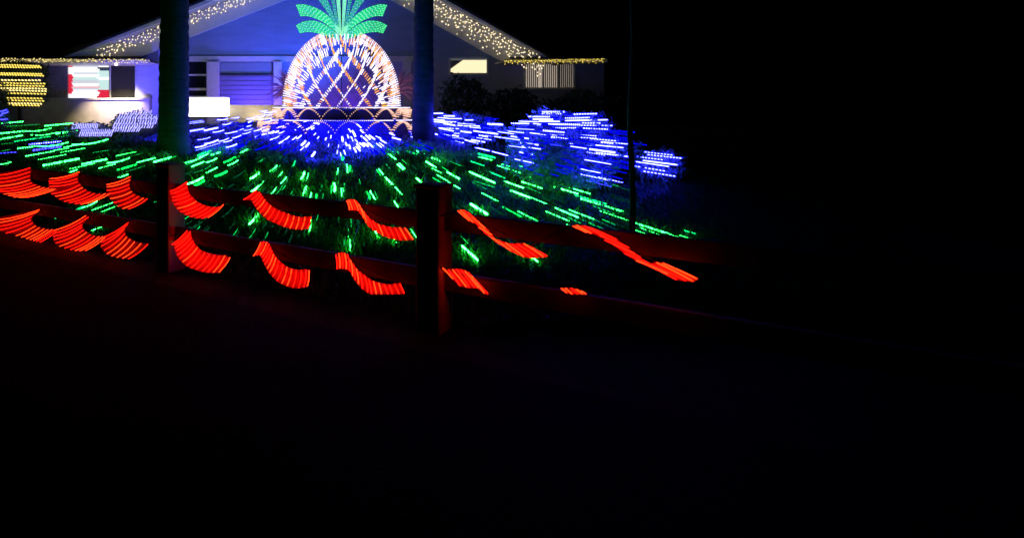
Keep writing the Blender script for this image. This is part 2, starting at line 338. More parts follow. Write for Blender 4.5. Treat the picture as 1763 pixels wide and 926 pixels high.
# ------------------------------------------------------------------ icicle lights on rakes and eaves
def icicles(name, label, p0, p1, Y, n, drops, m, sp=5.2, r=.026, spread=0):
    t = thing('icicle_lights', label, 'string lights', W(*p0, Y), 'icicle lights on the eaves'); bul = MB(); wi = MB(); wi.tube([W(*p0, Y), W(*p1, Y)], .008, 4)
    for i in range(n):
        u = i / (n - 1); px = p0[0] + (p1[0] - p0[0]) * u; py = p0[1] + (p1[1] - p0[1]) * u
        k = drops[(i * 7) % len(drops)]
        if k > 1: wi.tube([W(px, py, Y), W(px, py + k * sp, Y)], .004, 3)
        for j in range(k):
            q = W(px + random.uniform(-.45, .45) * sp, py + 1.5 + j * sp + random.uniform(-.4, .4) * sp, Y); bul.octa((q.x, q.y - .02, q.z), r * random.uniform(.7, 1.15))
    child(wi, 'wire', 'wire', t); child(bul, 'bulbs', m, t, 'stuff')
icicles('', 'warm white icicle lights along left rake of gable', (170, 87), (480, -32), 23.62, 72, [3, 5, 6, 5, 4, 6, 4], 'warm', 6.8, .031)
icicles('', 'warm white icicle lights along right rake of gable', (690, -32), (934, 101), 23.62, 66, [3, 5, 6, 4, 5, 3], 'warm', 6.8, .031)
icicles('', 'golden icicle lights along eave of left wing', (-40, 100), (256, 103), 23.28, 84, [2, 1, 2, 2], 'gold', 3.6, .022)
icicles('', 'golden icicle lights along eave above blind window', (870, 104), (1040, 101), 23.38, 62, [3, 2, 2, 1], 'yellow', 2.8, .020)

# ------------------------------------------------------------------ plants
def foliage(c, rx, ry, rz, n, name, m, parent, size=.05, zmin=None):
    d = rng.normal(0, 1, (n, 3)); d /= np.linalg.norm(d, axis=1)[:, None]; rad = rng.random(n) ** .28
    lob = 1 + .16 * np.sin(d[:, 0] * 5 + c[0]) * np.cos(d[:, 2] * 6) + .1 * np.sin(d[:, 1] * 9 + d[:, 0] * 7)
    P = d * (rad * lob)[:, None] * np.array([rx, ry, rz]) + np.array(c)
    if zmin is not None: P[:, 2] = np.maximum(P[:, 2], zmin + rng.random(n) * .1)
    D = rng.normal(0, 1, (n, 3)) + d * .6; D /= np.linalg.norm(D, axis=1)[:, None]; U = np.cross(D, rng.normal(0, 1, (n, 3))); U /= np.linalg.norm(U, axis=1)[:, None]
    s = (size * rng.uniform(.6, 1.4, n))[:, None]
    return leaves_mesh(P, D * s, U * s * .42, name, m, parent)
BUSH = {}
def shrub(key, px0, px1, ptop, pbase, label, m='leaf', n=4200, depth=.8, size=.05, Y=None):
    q = on_ground((px0 + px1) / 2, pbase, 0); Y = Y or q.y; cx = X((px0 + px1) / 2, Y); zb = zg(Y); zt = Z(ptop, Y); rx = (px1 - px0) / 2 / F * Y
    t = thing('shrub', label, 'shrub', (cx, Y, zb)); c = (cx, Y, (zb + zt) / 2); rz = (zt - zb) / 2; ry = rx * depth
    st = MB()
    for k in range(5):
        a = k * 1.26; st.tube([(cx + .04 * math.cos(a), Y + .04 * math.sin(a), zb - .05), (cx + rx * .35 * math.cos(a), Y + ry * .35 * math.sin(a), zb + rz), (cx + rx * .6 * math.cos(a), Y + ry * .6 * math.sin(a), zb + rz * 1.5)], [.03, .02, .008], 5)
    child(st, 'stems', 'dark_bark', t); foliage(c, rx * .96, ry * .96, rz * .98, n, 'leaves', m, t, size, zb)
    BUSH[key] = (c, (rx, ry, rz)); return t
def on_bush(key, px, py):
    c, rr = BUSH[key]; o = np.array([0, 0, EYE]); d = np.array([(px - CX) / F, 1, (CY - py) / F]); k = 1.02
    A = d / np.array(rr) / k; B = (o - np.array(c)) / np.array(rr) / k
    a = A @ A; b = 2 * A @ B; cc = B @ B - 1; D = b * b - 4 * a * cc
    Y = (-b - math.sqrt(D)) / (2 * a) if D > 0 else -b / (2 * a)
    return W(px, py, Y)
shrub('R1', 742, 868, 194, 252, 'low rounded shrub covered in blue lights beside right palm trunk')
shrub('R2', 868, 1088, 188, 330, 'large domed shrub covered in blue lights on right side of lawn', n=11000)
shrub('R3', 1088, 1180, 256, 314, 'small shrub with blue lights behind slender dark trunk', n=1500)
shrub('L1', 192, 274, 190, 234, 'shrub densely strung with cool white lights beside left palm trunk', n=1800)
shrub('L2', 112, 192, 210, 240, 'low plant strung with cool white lights below beige wall', n=1000)
shrub('L3', -30, 16, 186, 212, 'small blue lit shrub at far end of lawn under yellow topiary', n=700, Y=19)
for (a, b, c_, e, Y, lab) in [(752, 850, 128, 205, 20.6, 'dark unlit shrub under the lit high window'), (838, 930, 150, 205, 21.2, 'dark unlit shrub before the blind window'), (930, 1075, 158, 205, 20.8, 'broad dark shrub behind blue lit dome shrub')]:
    shrub('D' + str(a), a, b, c_, e, lab, 'dark_leaf', 2200, .7, .07, Y)
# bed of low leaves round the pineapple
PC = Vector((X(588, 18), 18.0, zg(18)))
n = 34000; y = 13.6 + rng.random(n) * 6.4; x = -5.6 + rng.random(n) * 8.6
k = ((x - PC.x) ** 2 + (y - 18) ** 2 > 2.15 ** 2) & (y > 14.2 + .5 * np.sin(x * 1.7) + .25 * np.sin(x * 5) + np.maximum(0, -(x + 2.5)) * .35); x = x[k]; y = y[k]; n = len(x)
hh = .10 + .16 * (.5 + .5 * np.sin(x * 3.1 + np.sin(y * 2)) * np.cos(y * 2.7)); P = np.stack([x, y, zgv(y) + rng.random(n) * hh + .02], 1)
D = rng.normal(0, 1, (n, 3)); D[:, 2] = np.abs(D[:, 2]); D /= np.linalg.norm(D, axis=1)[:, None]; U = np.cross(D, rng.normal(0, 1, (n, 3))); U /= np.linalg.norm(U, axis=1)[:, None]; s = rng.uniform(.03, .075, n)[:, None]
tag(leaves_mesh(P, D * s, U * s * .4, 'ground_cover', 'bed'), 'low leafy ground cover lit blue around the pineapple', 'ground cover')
# palms: trunks in view, crowns above the frame
def palm(px, wpx, pbase, label, H, seed):
    q = on_ground(px, pbase, 0); Y = q.y; x0 = q.x; z0 = q.z; rr = wpx / 2 / F * Y; random.seed(seed)
    t = thing('palm_tree', label, 'palm tree', (x0, Y, z0)); pts = []; rd = []
    for i in range(60):
        u = i / 59; pts.append((x0 + .12 * u * u, Y, z0 - .05 + H * u)); rd.append(rr * (1.12 - .25 * u + .25 * max(0, 1 - u * 9) ** 2) * (1 + (.03 if i % 2 else -.025) + random.uniform(-.02, .02)))
    child(MB().tube(pts, rd, 18), 'trunk', 'bark', t, smooth=True)
    top = Vector(pts[-1]); A = []; Dv = []; Uv = []; cr = MB()
    for k in range(16):
        a = k * 2.4 + seed; el = .9 - .09 * k; L = random.uniform(2.0, 2.6); prev = None; sp = []
        for i in range(9):
            u = i / 8; rad = L * u * math.cos(el * (1 - u * .6)); zz = L * u * math.sin(el) - 1.5 * u * u
            sp.append(top + Vector((math.cos(a) * rad, math.sin(a) * rad, zz)))
        cr.tube(sp, [.03 - .0028 * i for i in range(9)], 5)
        for i in range(1, 36):
            u = i / 36 * 8; j = min(7, int(u)); p = sp[j].lerp(sp[j + 1], u - j); d = (sp[j + 1] - sp[j]).normalized(); sd = d.cross(Vector((0, 0, 1))).normalized()
            for s_ in (-1, 1):
                l = .42 * math.sin(math.pi * min(1, .15 + i / 42)); v = (sd * s_ * .85 + d * .5 + Vector((0, 0, -.35))).normalized() * l
                A.append(p + v); Dv.append(v); Uv.append(d * .022)
    c = child(cr, 'crown', 'dark_bark', t); leaves_mesh(np.array(A), np.array(Dv), np.array(Uv), 'leaflets', 'frond', c)
palm(299, 48, 268, 'palm tree with thick pale trunk between white box and left beds', 7.2, 1)
palm(728, 33, 252, 'palm tree with thick trunk right of the pineapple', 7.6, 2)
q = on_ground(1087, 420, 0); t = thing('young_tree', 'slender dark young tree at right edge of the lawn', 'tree', q)
child(MB().tube([q + Vector((.02 * math.sin(i), 0, i * .35 - .05)) for i in range(15)], [.045 - .002 * i for i in range(15)], 8), 'trunk', 'dark_bark', t, smooth=True)
br = MB()
for k in range(9):
    a = k * 2.4; z_ = 3.7 + k * .13; br.tube([q + Vector((0, 0, z_)), q + Vector((.5 * math.cos(a), .5 * math.sin(a), z_ + .5)), q + Vector((.8 * math.cos(a), .8 * math.sin(a), z_ + .6))], [.018, .012, .005], 5)
cr = child(br, 'limbs', 'dark_bark', t); foliage(q + Vector((0, 0, 5.2)), 1.1, 1.1, .9, 1800, 'crown', 'dark_leaf', t, .06)
# purple spiky plants beside the pineapple
def spiky(px, py, Y, label, side, nl=46):
    c = W(px, py, Y); t = thing('spiky_plant', label, 'plant', (c.x, Y, zg(Y))); A = MB()
    child(MB().tube([(c.x, Y, zg(Y) - .05), (c.x + .05 * side, Y, c.z - .1), c], [.06, .05, .04], 7), 'stem', 'dark_bark', t)
    for k in range(nl):
        a = random.uniform(-1.3, 1.3); el = random.uniform(-.5, 1.25); L = random.uniform(.55, 1.0)
        d = Vector((side * math.cos(a) * math.cos(el), -math.sin(a) * math.cos(el), math.sin(el))); sd = d.cross(Vector((0, 1, .3))).normalized() * .022
        m_ = c + d * L * .5 + Vector((0, 0, .06)); e = c + d * L - Vector((0, 0, .10 * L))
        lf = MB(); lf.add([c - sd * .5, c + sd * .5, m_ + sd, m_ - sd, e], [(0, 1, 2, 3), (3, 2, 4)]); child(lf, 'leaf', 'purple_leaf', t)
random.seed(5)
spiky(497, 158, 19.2, 'purple spiky leaved plant between shuttered bay and pineapple', -1)
spiky(683, 158, 19.2, 'purple spiky leaved plant between pineapple and right palm trunk', 1, 60)

# ------------------------------------------------------------------ pineapple of lights
pn = thing('pineapple_light_sculpture', 'giant pineapple made of white and orange lights with green leaf crown', 'light sculpture', PC)
ZB = Z(186, 18); HD = 2.0; RB = 1.58
def prof(u): return RB * (1.0 - .04 * u) * math.sqrt(max(0, 1 - (u * .955) ** 2.4))   # u 0..1 upwards
O = Vector((PC.x, PC.y, ZB - .05))
NH = 18
for sgn in (-1, 1):
    for k in range(NH):
        ph = 2 * math.pi * (k + (.25 if sgn > 0 else 0)) / NH; fr = []; bu = MB(); bo = MB(); ba = MB()
        for i in range(38):
            u = i / 37; th = ph + sgn * u * .95; p = O + Vector((prof(u) * math.cos(th), prof(u) * math.sin(th), .05 + u * HD)); fr.append(p)
            if i % 2 == 0 or u < .75:
                d = (p - O); L = d.length; back = p.y > PC.y + .3
                if back and i % 12: continue
                e = p - d.normalized() * L * random.uniform(.05, .10); r = (.0145 if p.y < PC.y - 1.0 else .0105) * random.uniform(.8, 1.3)
                tgt = (bo if random.random() < .12 else bu) if sgn > 0 else (bo if random.random() < .34 else (ba if random.random() < .4 else bu))
                tgt.rod(e, p + d.normalized() * L * .03, r, 4)  # LEDs stretched into the shape of their light trails
        f_ = child(MB().tube(fr, .004, 4), 'lattice_rib', 'frame', pn)
        for mb_, mm in ((bu, 'pine_white'), (bo, 'pine_orange'), (ba, 'pine_amber')):
            if mb_.v: child(mb_, 'bulb_trail_row', mm, f_, 'stuff')
# outline hoop facing the road, with bristling bulbs
hoop = []; hb1 = MB(); hb2 = MB()
for i in range(97):
    a = math.pi * i / 96; u = math.sin(a); 
    s_ = 1 if a < math.pi / 2 else -1
    uu = math.sin(a) ; xx = prof(min(1, uu)) * s_ if uu < 1 else 0
    p = O + Vector((xx, -.02, .05 + uu * HD)); hoop.append(p); d = (p - O); L = d.length; d.normalize()
    if i in (0, 96): continue
    (hb2 if random.random() < .35 else hb1).rod(p - d * L * .07, p + d * L * .06, .013, 4)
    if i % 3 == 0: hb1.rod(p - d * L * random.uniform(.24, .3), p - d * L * random.uniform(.11, .16), .013, 4)
ho = child(MB().tube(hoop, .006, 6), 'outline_hoop', 'frame', pn); child(hb1, 'bulb_trail_row', 'pine_white', ho, 'stuff'); child(hb2, 'bulb_trail_row', 'pine_peach', ho, 'stuff')
# crown leaves
def leaf(top, low, yoff, m='leaf_green', n=46, rows_=7):
    Y = 18 + yoff
    def samp(pl, u):
        s = u * (len(pl) - 1); i = min(len(pl) - 2, int(s)); f = s - i
        a = pl[max(0, i - 1)]; b_ = pl[i]; c = pl[i + 1]; d = pl[min(len(pl) - 1, i + 2)]
        return tuple(.5 * (2 * b_[k] + (c[k] - a[k]) * f + (2 * a[k] - 5 * b_[k] + 4 * c[k] - d[k]) * f * f + (3 * b_[k] - a[k] - 3 * c[k] + d[k]) * f ** 3) for k in (0, 1))
    rods = MB(); hot = MB(); edge = []; edge2 = []
    for i in range(n):
        u = i / (n - 1); a = samp(top, u); b_ = samp(low, u); edge.append(W(*a, Y)); edge2.append(W(*b_, Y))
        for j in range(rows_):
            p = W(a[0] + (b_[0] - a[0]) * (j + .1) / rows_, a[1] + (b_[1] - a[1]) * (j + .1) / rows_, Y); q = W(a[0] + (b_[0] - a[0]) * (j + .78) / rows_, a[1] + (b_[1] - a[1]) * (j + .78) / rows_, Y)
            (hot if (i * 3 + j * 5) % 11 < 3 or u > .9 else rods).rod(p, q, .011 if rows_ > 3 else .018, 4)
    f_ = MB().tube(edge, .004, 4).tube(edge2, .004, 4).tube([edge[0], edge2[0]], .004, 4)
    o = child(f_, 'crown_leaf', 'frame', pn); child(rods, 'bulb_mesh', m, o, 'stuff'); child(hot, 'bulb_mesh', 'leaf_hot', o, 'stuff')
LT = [(510, 44), (522, 38), (538, 36), (553, 40), (567, 48), (582, 60)]; LL = [(517, 58), (530, 56), (546, 58), (558, 62), (570, 66), (584, 70)]
UT = [(510, 9), (522, 8), (538, 12), (553, 19), (567, 30), (582, 48)]; UL = [(518, 29), (530, 29), (546, 34), (559, 41), (571, 50), (584, 61)]
IT = [(522, -44), (533, -26), (544, -6), (558, 14), (571, 34), (584, 52)]; IL = [(541, -50), (550, -28), (560, -8), (569, 12), (578, 34), (588, 56)]
mir = lambda L: [(1176 - a, b) for a, b in L]
for yo, T_, L_ in ((-.10, LT, LL), (0, UT, UL), (.08, IT, IL)):
    leaf(T_, L_, yo); leaf(mir(T_), mir(L_), yo + .03)
leaf([(574, -60), (577, -30), (579, 0), (582, 30), (585, 60)], [(583, -62), (585, -30), (586, 0), (587, 30), (588, 62)], -.2, 'leaf_hot', 50, 3)
leaf([(592, -62), (591, -30), (590, 0), (589, 30), (588, 62)], [(602, -60), (599, -30), (597, 0), (594, 30), (591, 60)], -.2, 'leaf_hot', 50, 3)
leaf([(557, -64), (563, -35), (569, -5), (576, 28), (584, 54)], [(570, -66), (573, -35), (576, -5), (581, 28), (588, 56)], .15, 'leaf_green', 46, 4)
leaf(mir([(557, -64), (563, -35), (569, -5), (576, 28), (584, 54)]), mir([(570, -66), (573, -35), (576, -5), (581, 28), (588, 56)]), .18, 'leaf_green', 46, 4)
child(MB().tube([(PC.x, PC.y, ZB - .1), (PC.x, PC.y, Z(0, 18)), (PC.x, PC.y, Z(-55, 18))], .012, 8), 'centre_pole', 'frame', pn)
# tiered stone planter below, with scalloped light borders
pt = thing('tiered_planter', 'round two tier stone planter under the light pineapple', 'planter', PC)
child(MB().lathe([(2.02, zg(16) - .2), (2.0, 1.42), (2.03, 1.43), (2.03, 1.48), (1.66, 1.481)], (PC.x, PC.y), 48), 'lower_tier', 'stone', pt)
child(MB().lathe([(1.66, 1.47), (1.64, 1.70), (1.68, 1.71), (1.68, 1.765), (.1, 1.766)], (PC.x, PC.y), 48), 'upper_tier', 'stone', pt)
def border(label, Rr, zt, zf, narch, spx):
    t = thing('scalloped_light_border', label, 'light border', (PC.x, PC.y, zf)); rim = MB(); rim.tube([(PC.x + Rr * math.cos(2 * math.pi * i / 96), PC.y + Rr * math.sin(2 * math.pi * i / 96), zt + .02) for i in range(97)], .008, 5)
    ro_ = child(rim, 'rim_hoop', 'frame', t); rb = MB()
    for i in range(260):
        a = 2 * math.pi * i / 260; d = Vector((math.cos(a), math.sin(a), 0)); c = Vector((PC.x, PC.y, zt + .02)) + d * Rr; rb.rod(c - d * .02, c + d * (.02 + spx * .8 * abs(math.cos(a))), .009, 4)
    child(rb, 'bulb_trail_row', 'pine_white', ro_, 'stuff')
    for k in range(narch):
        f_ = []; bu = MB()
        for i in range(17):
            u = i / 16; a = 2 * math.pi * (k + u * 1.0) / narch + .1; z = zf + (zt - zf) * math.sin(math.pi * u) ** .8; d = Vector((math.cos(a), math.sin(a), 0))
            c = Vector((PC.x, PC.y, z)) + d * Rr; f_.append(c); bu.rod(c - d * .01, c + d * (.025 + spx * abs(math.cos(a)) ** 1.5) + Vector((0, 0, -.04 * abs(math.cos(a)))), .011, 4)
        o = child(MB().tube(f_, .009, 5), 'arch', 'frame', t); child(bu, 'bulb_trail_row', 'pine_peach', o, 'stuff')
border('upper ring of scalloped orange lights under the pineapple', 1.76, 1.77, 1.50, 16, .19)
border('lower ring of scalloped orange lights on planter foot', 2.14, 1.44, 1.16, 18, .20)

# ------------------------------------------------------------------ yellow topiary left
yt = thing('topiary', 'two tier clipped topiary wound with yellow lights left of louvred screen', 'topiary', (X(36, 22), 22, zg(22)))
xc = X(34, 22); tiers = [(Z(121, 22), .95, .30), (Z(160, 22), .98, .50)]
child(MB().tube([(xc, 22, 1.05), (xc, 22, Z(110, 22))], [.07, .05], 8), 'trunk', 'dark_bark', yt)
for c_, rx_, rz_ in tiers: foliage((xc, 22, c_), rx_, .7, rz_, 1500, 'foliage', 'dark_leaf', yt, .06)
def yrow(py, px0, px1, m, dash, w_, bow=0):
    mb = MB(); n_ = int((px1 - px0) / dash)
    for i in range(n_):
        a = px0 + (px1 - px0) * i / n_; b_ = a + (px1 - px0) / n_ * .62; u = (a - px0) / (px1 - px0); py += random.uniform(-.5, .5) * .4; Y = 22 - .72 * math.sqrt(max(0, 1 - (2 * u - 1) ** 2)) - .03
        mb.rod(W(a, py + bow * (u - .5), Y), W(b_, py + bow * (u - .5) + 1.2, Y), w_ / 2 / F * 22, 4)
    child(mb, 'bulb_trail_row', m, yt, 'stuff')
for py, a, b_ in ((112, -30, 70), (116, -30, 73), (126, -30, 74), (129, -30, 77)): yrow(py, a, b_, 'yellow', 4.5, 2.2, 2)
for py, a, b_ in ((138, 2, 72), (143, 0, 80), (147, 0, 78), (152, -5, 82), (156, 5, 82), (161, 12, 81), (169, 12, 75), (173, 14, 78), (178, 14, 74), (181, 16, 70)): yrow(py, a, b_, 'yellow' if py % 2 else 'gold', 5.4, 2.0, 1)

# ------------------------------------------------------------------ strings of lights on lawn and shrubs
def string(label, items, group, proj, default, wires=True):
    """items: x0,y0,x1,y1,width px[,dashes[,material]]; long-exposure light trails are built as glowing tubes on lawn or leaves"""
    first = proj(items[0][0], items[0][1]); t = thing('light_string', label, 'string lights', first, group); prev = None; wi = MB()
    for it in items:
        x0, y0, x1, y1, wp = it[:5]; nd = it[5] if len(it) > 5 else 0; m = it[6] if len(it) > 6 else default
        mb = MB(); a = proj(x0, y0); b = proj(x1, y1); rr = wp * .37 / F * (a.y + b.y) / 2
        if nd:
            for i in range(nd):
                u0 = i / nd; u1 = (i + .60) / nd; mb.rod(proj(x0 + (x1 - x0) * u0, y0 + (y1 - y0) * u0), proj(x0 + (x1 - x0) * u1, y0 + (y1 - y0) * u1), rr, 5)
            child(mb, 'bulb_trail_row', m, t, 'stuff')
        else:
            N = 4; px_, py_ = (x0 + x1) / 2, (y0 + y1) / 2; dx, dy = x1 - x0, y1 - y0; L = math.hypot(dx, dy); k = .05 * L if (x0 + x1) / 2 < 640 else 0
            nx, ny = (-dy / L, dx / L); 
            if nx < 0: nx, ny = -nx, -ny
            pts = [proj(x0 + dx * u + nx * k * 4 * u * (1 - u), y0 + dy * u + ny * k * 4 * u * (1 - u)) for u in (0, .03, .35, .65, .97, 1)]
            mb.tube(pts, [rr * .6, rr, rr, rr, rr, rr * .6], 6); child(mb, 'bulb', m, t)  # light trail of one LED, shaped as a glowing tube
        if prev is not None and (prev - a).length < 4 and wires:
            mid = (prev + a) / 2; wi.tube([prev, (mid.x, mid.y, mid.z - .03), a], .005, 4)
        prev = b
    if wi.v: child(wi, 'wire', 'wire', t)
    return t
GG = 'green light strings on the lawn'; BG = 'blue light strings'
gp = lambda x, y: on_ground(x, y, .07)
G, Hh, Dm, Lm, T_ = 'green', 'green_hot', 'green_dim', 'lime', 'teal'
GL = [(-10, 213.5, 42, 209.5, 2, 12), (12, 218, 70, 214, 1, 12, Dm), (0, 230, 42, 226, 3, 9), (42, 226, 88, 221, 2), (77, 217, 126, 212.5, 2.5, 11), (53, 232.5, 95, 229, 1.5), (96, 230, 140, 225, 4, 12), (0, 240, 40, 233, 3, 10),
      (24, 244, 88, 235, 3, 14, T_), (2, 248.5, 25, 246, 1, 5, Dm), (100, 236, 135, 232, 1.5, 8, Dm), (30, 256, 62, 252, 2.5, 8), (62, 252, 118, 245, 2), (75, 243, 100, 240, 1, 6, Dm), (110, 254, 145, 247, 2, 9), (124, 249, 186, 240, 2.5),
      (93, 259, 120, 255, 1.2, 7), (103, 263, 148, 255, 1.3, 10), (0, 261, 20, 257, 1, 5, Dm), (44, 269, 95, 260, 2, 12), (66, 275, 115, 266, 1.3, 12), (160, 263, 200, 257, 1, 10, Dm), (200, 268.5, 237, 261, 1.1, 11), (222, 270, 252, 262, 1, 9, Dm),
      (0, 283, 19, 279, 1.6), (74, 285, 138, 273, 4.4, 14), (141, 283, 185, 274, 4.2, 11), (183, 281, 223, 272, 2.8), (170, 290, 200, 282, 2, 8), (120, 291, 165, 281, 1.4, 10), (202, 293, 236, 283, 5, 12, Lm), (217, 296, 252, 285, 1, 10, Dm),
      (236, 280, 268, 272, 2.5, 12), (265, 279, 296, 271, 4.5, 13), (27, 306.5, 80, 294, 1.6, 12), (84, 304, 133, 292, 2.6), (183, 313, 222, 300, 3, 9), (95, 375, 145, 356, 5, 13, T_), (140, 358, 168, 346, 2), (158, 362, 205, 345, 1.5, 10), (174, 365, 213, 350, 1.2, 9), (157, 397, 201, 375, 1.8)]
GC = [(305, 286, 323, 279, 2.5), (322, 280, 350, 269, 2.6), (339, 271, 362, 263, 2), (341, 268, 364, 258, 5, 11, T_), (363, 267, 384, 259, 3), (330, 287, 353, 278, 3, 10), (355, 280, 374, 272, 2.5), (355, 298, 375, 288, 2.5, 8), (385, 280, 405, 270, 4, 0, Lm), (413, 263, 430, 255, 2.6), (400, 283, 409, 276, 2), (392, 285, 410, 276, 2),
      (369, 304, 391, 295, 5, 0, Lm), (300, 329, 322, 317, 4, 0, Hh), (322, 317, 350, 305, 4, 0, Hh), (328, 322, 352, 311, 5, 0, Lm), (361, 338, 382, 324, 1.6), (431, 308, 447, 297, 4, 0, Hh), (465, 295, 477, 285, 3), (447, 320, 454, 312, 1.5), (428, 333, 446, 320, 4, 0, Hh), (429, 386, 444, 368, 4.6, 0, Hh),
      (478, 305, 487, 295, 1.3), (483, 316, 493, 305, 2.6), (466, 335, 476, 322, 2), (485, 328, 493, 316, 2, 0, Dm), (502, 288, 506, 279, 1.2, 0, Dm), (505, 286, 508, 277, 2.2, 0, T_), (519, 308, 524, 297, 4.8, 0, Hh), (527, 311, 531, 297, 1), (521, 336, 527, 321, 4, 0, Hh), (531, 347, 536, 332, 2.6), (542, 349, 545, 334, 4, 0, Lm), (532, 399, 535, 378, 2.2, 0, Hh),
      (569, 334, 571, 320, 3, 0, Lm), (576, 330, 575, 316, 5, 0, Hh), (580, 301, 582, 290, 2), (588, 338, 587, 324, 1.6)]
GM = [(590, 275, 589, 269, 6, 0, T_), (598, 298, 597, 283, 2.6), (602, 296, 603, 285, 3, 0, Lm), (591.5, 338, 590, 324, 1.6), (600, 407, 602, 432, 3.2, 0, Hh), (637, 329, 646, 344, 3, 0, Hh), (631, 330, 637, 343, 4, 0, Lm), (648, 292, 656, 303, 2, 0, Lm), (652, 291, 660, 301, 2.5), (663, 305, 676, 318, 3.6, 0, Hh), (680, 322, 692, 335, 2.6), (678, 346, 692, 366, 2.6, 0, Hh), (641, 389, 652, 410, 3.6, 0, Hh), (669, 396, 682, 418, 3, 0, Hh), (707, 394, 722, 417, 1.6),
      (643, 251, 651, 258, 3, 0, T_), (666, 257, 686, 264, 5, 0, Lm), (669, 265, 681, 274, 3), (676, 271, 682, 275, 2.4), (684, 283, 694, 292, 2.5, 0, Hh), (687, 281, 697, 291, 2.5), (717, 307, 732, 320, 3.6, 0, Hh), (733, 278, 751, 289, 3, 0, Hh), (715, 259, 733, 267, 3), (700, 260, 718, 266, 4, 0, Dm)]
GR = [(743, 272, 764, 280, 2.6, 0, Hh), (744, 290, 760, 298, 1.3), (745, 306, 763, 317, 3, 0, Dm), (752, 301, 771, 312, 1.5), (771, 313, 792, 325, 1.8), (769, 296, 791, 308, 3, 0, Hh), (772, 277, 794, 286, 1.2, 0, Dm), (758, 258, 777, 264, 2, 8, T_), (793, 263, 817, 268, 2.5, 9, T_), (823, 265, 852, 272, 5, 0, T_), (820, 269, 848, 276, 2), (811, 278, 835, 286, 2.6, 11, T_),
      (808, 296, 852, 315, 2.9, 0, Hh), (856, 285, 896, 298, 2), (864, 283, 894, 292, 1.8, 12), (842, 296, 870, 307, 3, 11, T_), (891, 285, 925, 294, 1.3), (814, 311, 853, 323, 2, 12, Dm), (813, 314, 838, 326, 1, 0, Dm), (868, 312, 902, 324, 2.6, 0, Hh), (898, 313, 935, 325, 2.5, 0, Hh), (910, 304, 947, 315, 2.2, 12), (879, 328, 914, 341, 3.1, 0, Hh), (914, 340, 943, 352, 1.8, 9),
      (829, 332, 858, 347, 1.6), (810, 351, 839, 369, 5, 0, Hh), (865, 356, 899, 374, 2.9, 0, Lm), (890, 363, 926, 381, 2.2), (795, 423, 823, 448, 4.6, 0, Hh), (891, 425, 927, 451, 3, 0, Hh), (954, 322, 996, 334, 2.6, 0, Hh), (973, 321, 1017, 334, 2.2), (940, 364, 981, 381, 2.6, 11), (956, 358, 997, 375, 3.6, 11), (979, 361, 1024, 378, 2), (976, 386, 1022, 408, 2, 14),
      (990, 336, 1046, 352, 4, 11, T_), (1000, 342, 1075, 365, 3.6, 15), (1033, 363, 1083, 380, 1.2, 10)]
GF = [(1093, 384, 1150, 402, 4, 10), (1093, 396, 1150, 416, 2.2, 9), (1099, 391, 1157, 412, 1.2, 10), (1150, 402, 1200, 420, 2.5, 11), (1178, 397, 1200, 403, 3, 4, T_), (1170, 405, 1200, 414, 1.2)]
string('green lights on lawn from beige wall down to left post', GL, GG, gp, G)
string('green lights on lawn between left fence post and pineapple', GC, GG, gp, G)
string('green lights on lawn between pineapple and right fence post', GM, GG, gp, G)
string('green lights on lawn below the blue lit dome shrub', GR, GG, gp, G)
string('green lights on lawn past the slender dark tree', GF, GG, gp, G)
bp = lambda x, y: on_ground(x, y, .24, 18.2)
def bp2(x, y):
    p = bp(x, y); d = Vector((p.x - PC.x, p.y - PC.y, 0))
    if d.length < 2.25 and p.y > 15.9: p = W(x, y, 18 - math.sqrt(max(0, 2.3 ** 2 - (X(x, 16) - PC.x) ** 2)) if abs(X(x, 16) - PC.x) < 2.2 else 17.6)
    return p
BA = [(326, 210.5, 350, 208, 1, 10), (327, 213, 352, 210, 1.2, 10), (374, 206.5, 392, 205, 2), (383, 215, 400, 211, 2.6), (327, 226, 352, 222, 3, 12), (352, 225, 376, 220, 3.6, 11), (366, 228, 386, 224, 1.6), (387, 230, 400, 228, 1.6), (340, 241, 363, 236, 1), (336, 254, 356, 249, 2.6), (352, 248, 376, 241, 3), (376, 244, 394, 238, 1.6), (384, 245, 400, 241, 1.6), (338, 259, 380, 246, 1, 14), (389, 254, 408, 248, 2.3),
      (400, 228, 419, 222, 2), (412, 214, 435, 208, 2), (417, 219, 433, 216, 1.6), (420, 225, 435, 222, 1.1), (417, 231, 432, 227, 1.2), (400, 238, 415, 233, 2), (437, 226, 455, 220, 2), (450, 226, 463, 223, 2.6), (439, 236, 455, 231, 2), (450, 232, 472, 226, 3), (465, 229, 480, 226, 4), (480, 230, 490, 226, 1.8), (465, 241, 481, 234, 2.6), (480, 247, 498, 235, 3), (503, 241, 511, 235, 2), (511, 239, 519, 233, 3), (479, 219, 494, 215, 1.6), (508, 224, 517, 217, 3), (527, 223, 541, 216, 2.6), (536, 223, 541, 220, 3),
      (523, 210, 529, 208, 2), (540, 212, 550, 214, 4), (519, 250, 526, 243, 5), (526, 253, 532, 246, 4.6), (517, 259, 523, 253, 1.8), (537, 269, 542, 262, 5), (546, 239, 549, 235, 3), (540, 233, 544, 229, 2), (558, 243, 562, 238, 4), (569, 238, 570, 233, 3), (565, 229, 566, 226, 2), (565, 253, 566, 248, 1.6), (580, 265, 581, 259, 2), (587, 269, 586, 263, 2), (582, 255, 583, 249, 1.1), (590, 243, 589, 236, 5),
      (448, 192, 460, 191, 1.6), (455, 194, 475, 192, 2), (455, 198, 468, 197, 2), (440, 201, 455, 200, 2), (456, 206, 468, 204, 2), (458, 210, 468, 208, 2), (398, 204, 412, 202, 1.6), (425, 205, 438, 203, 1.6)]
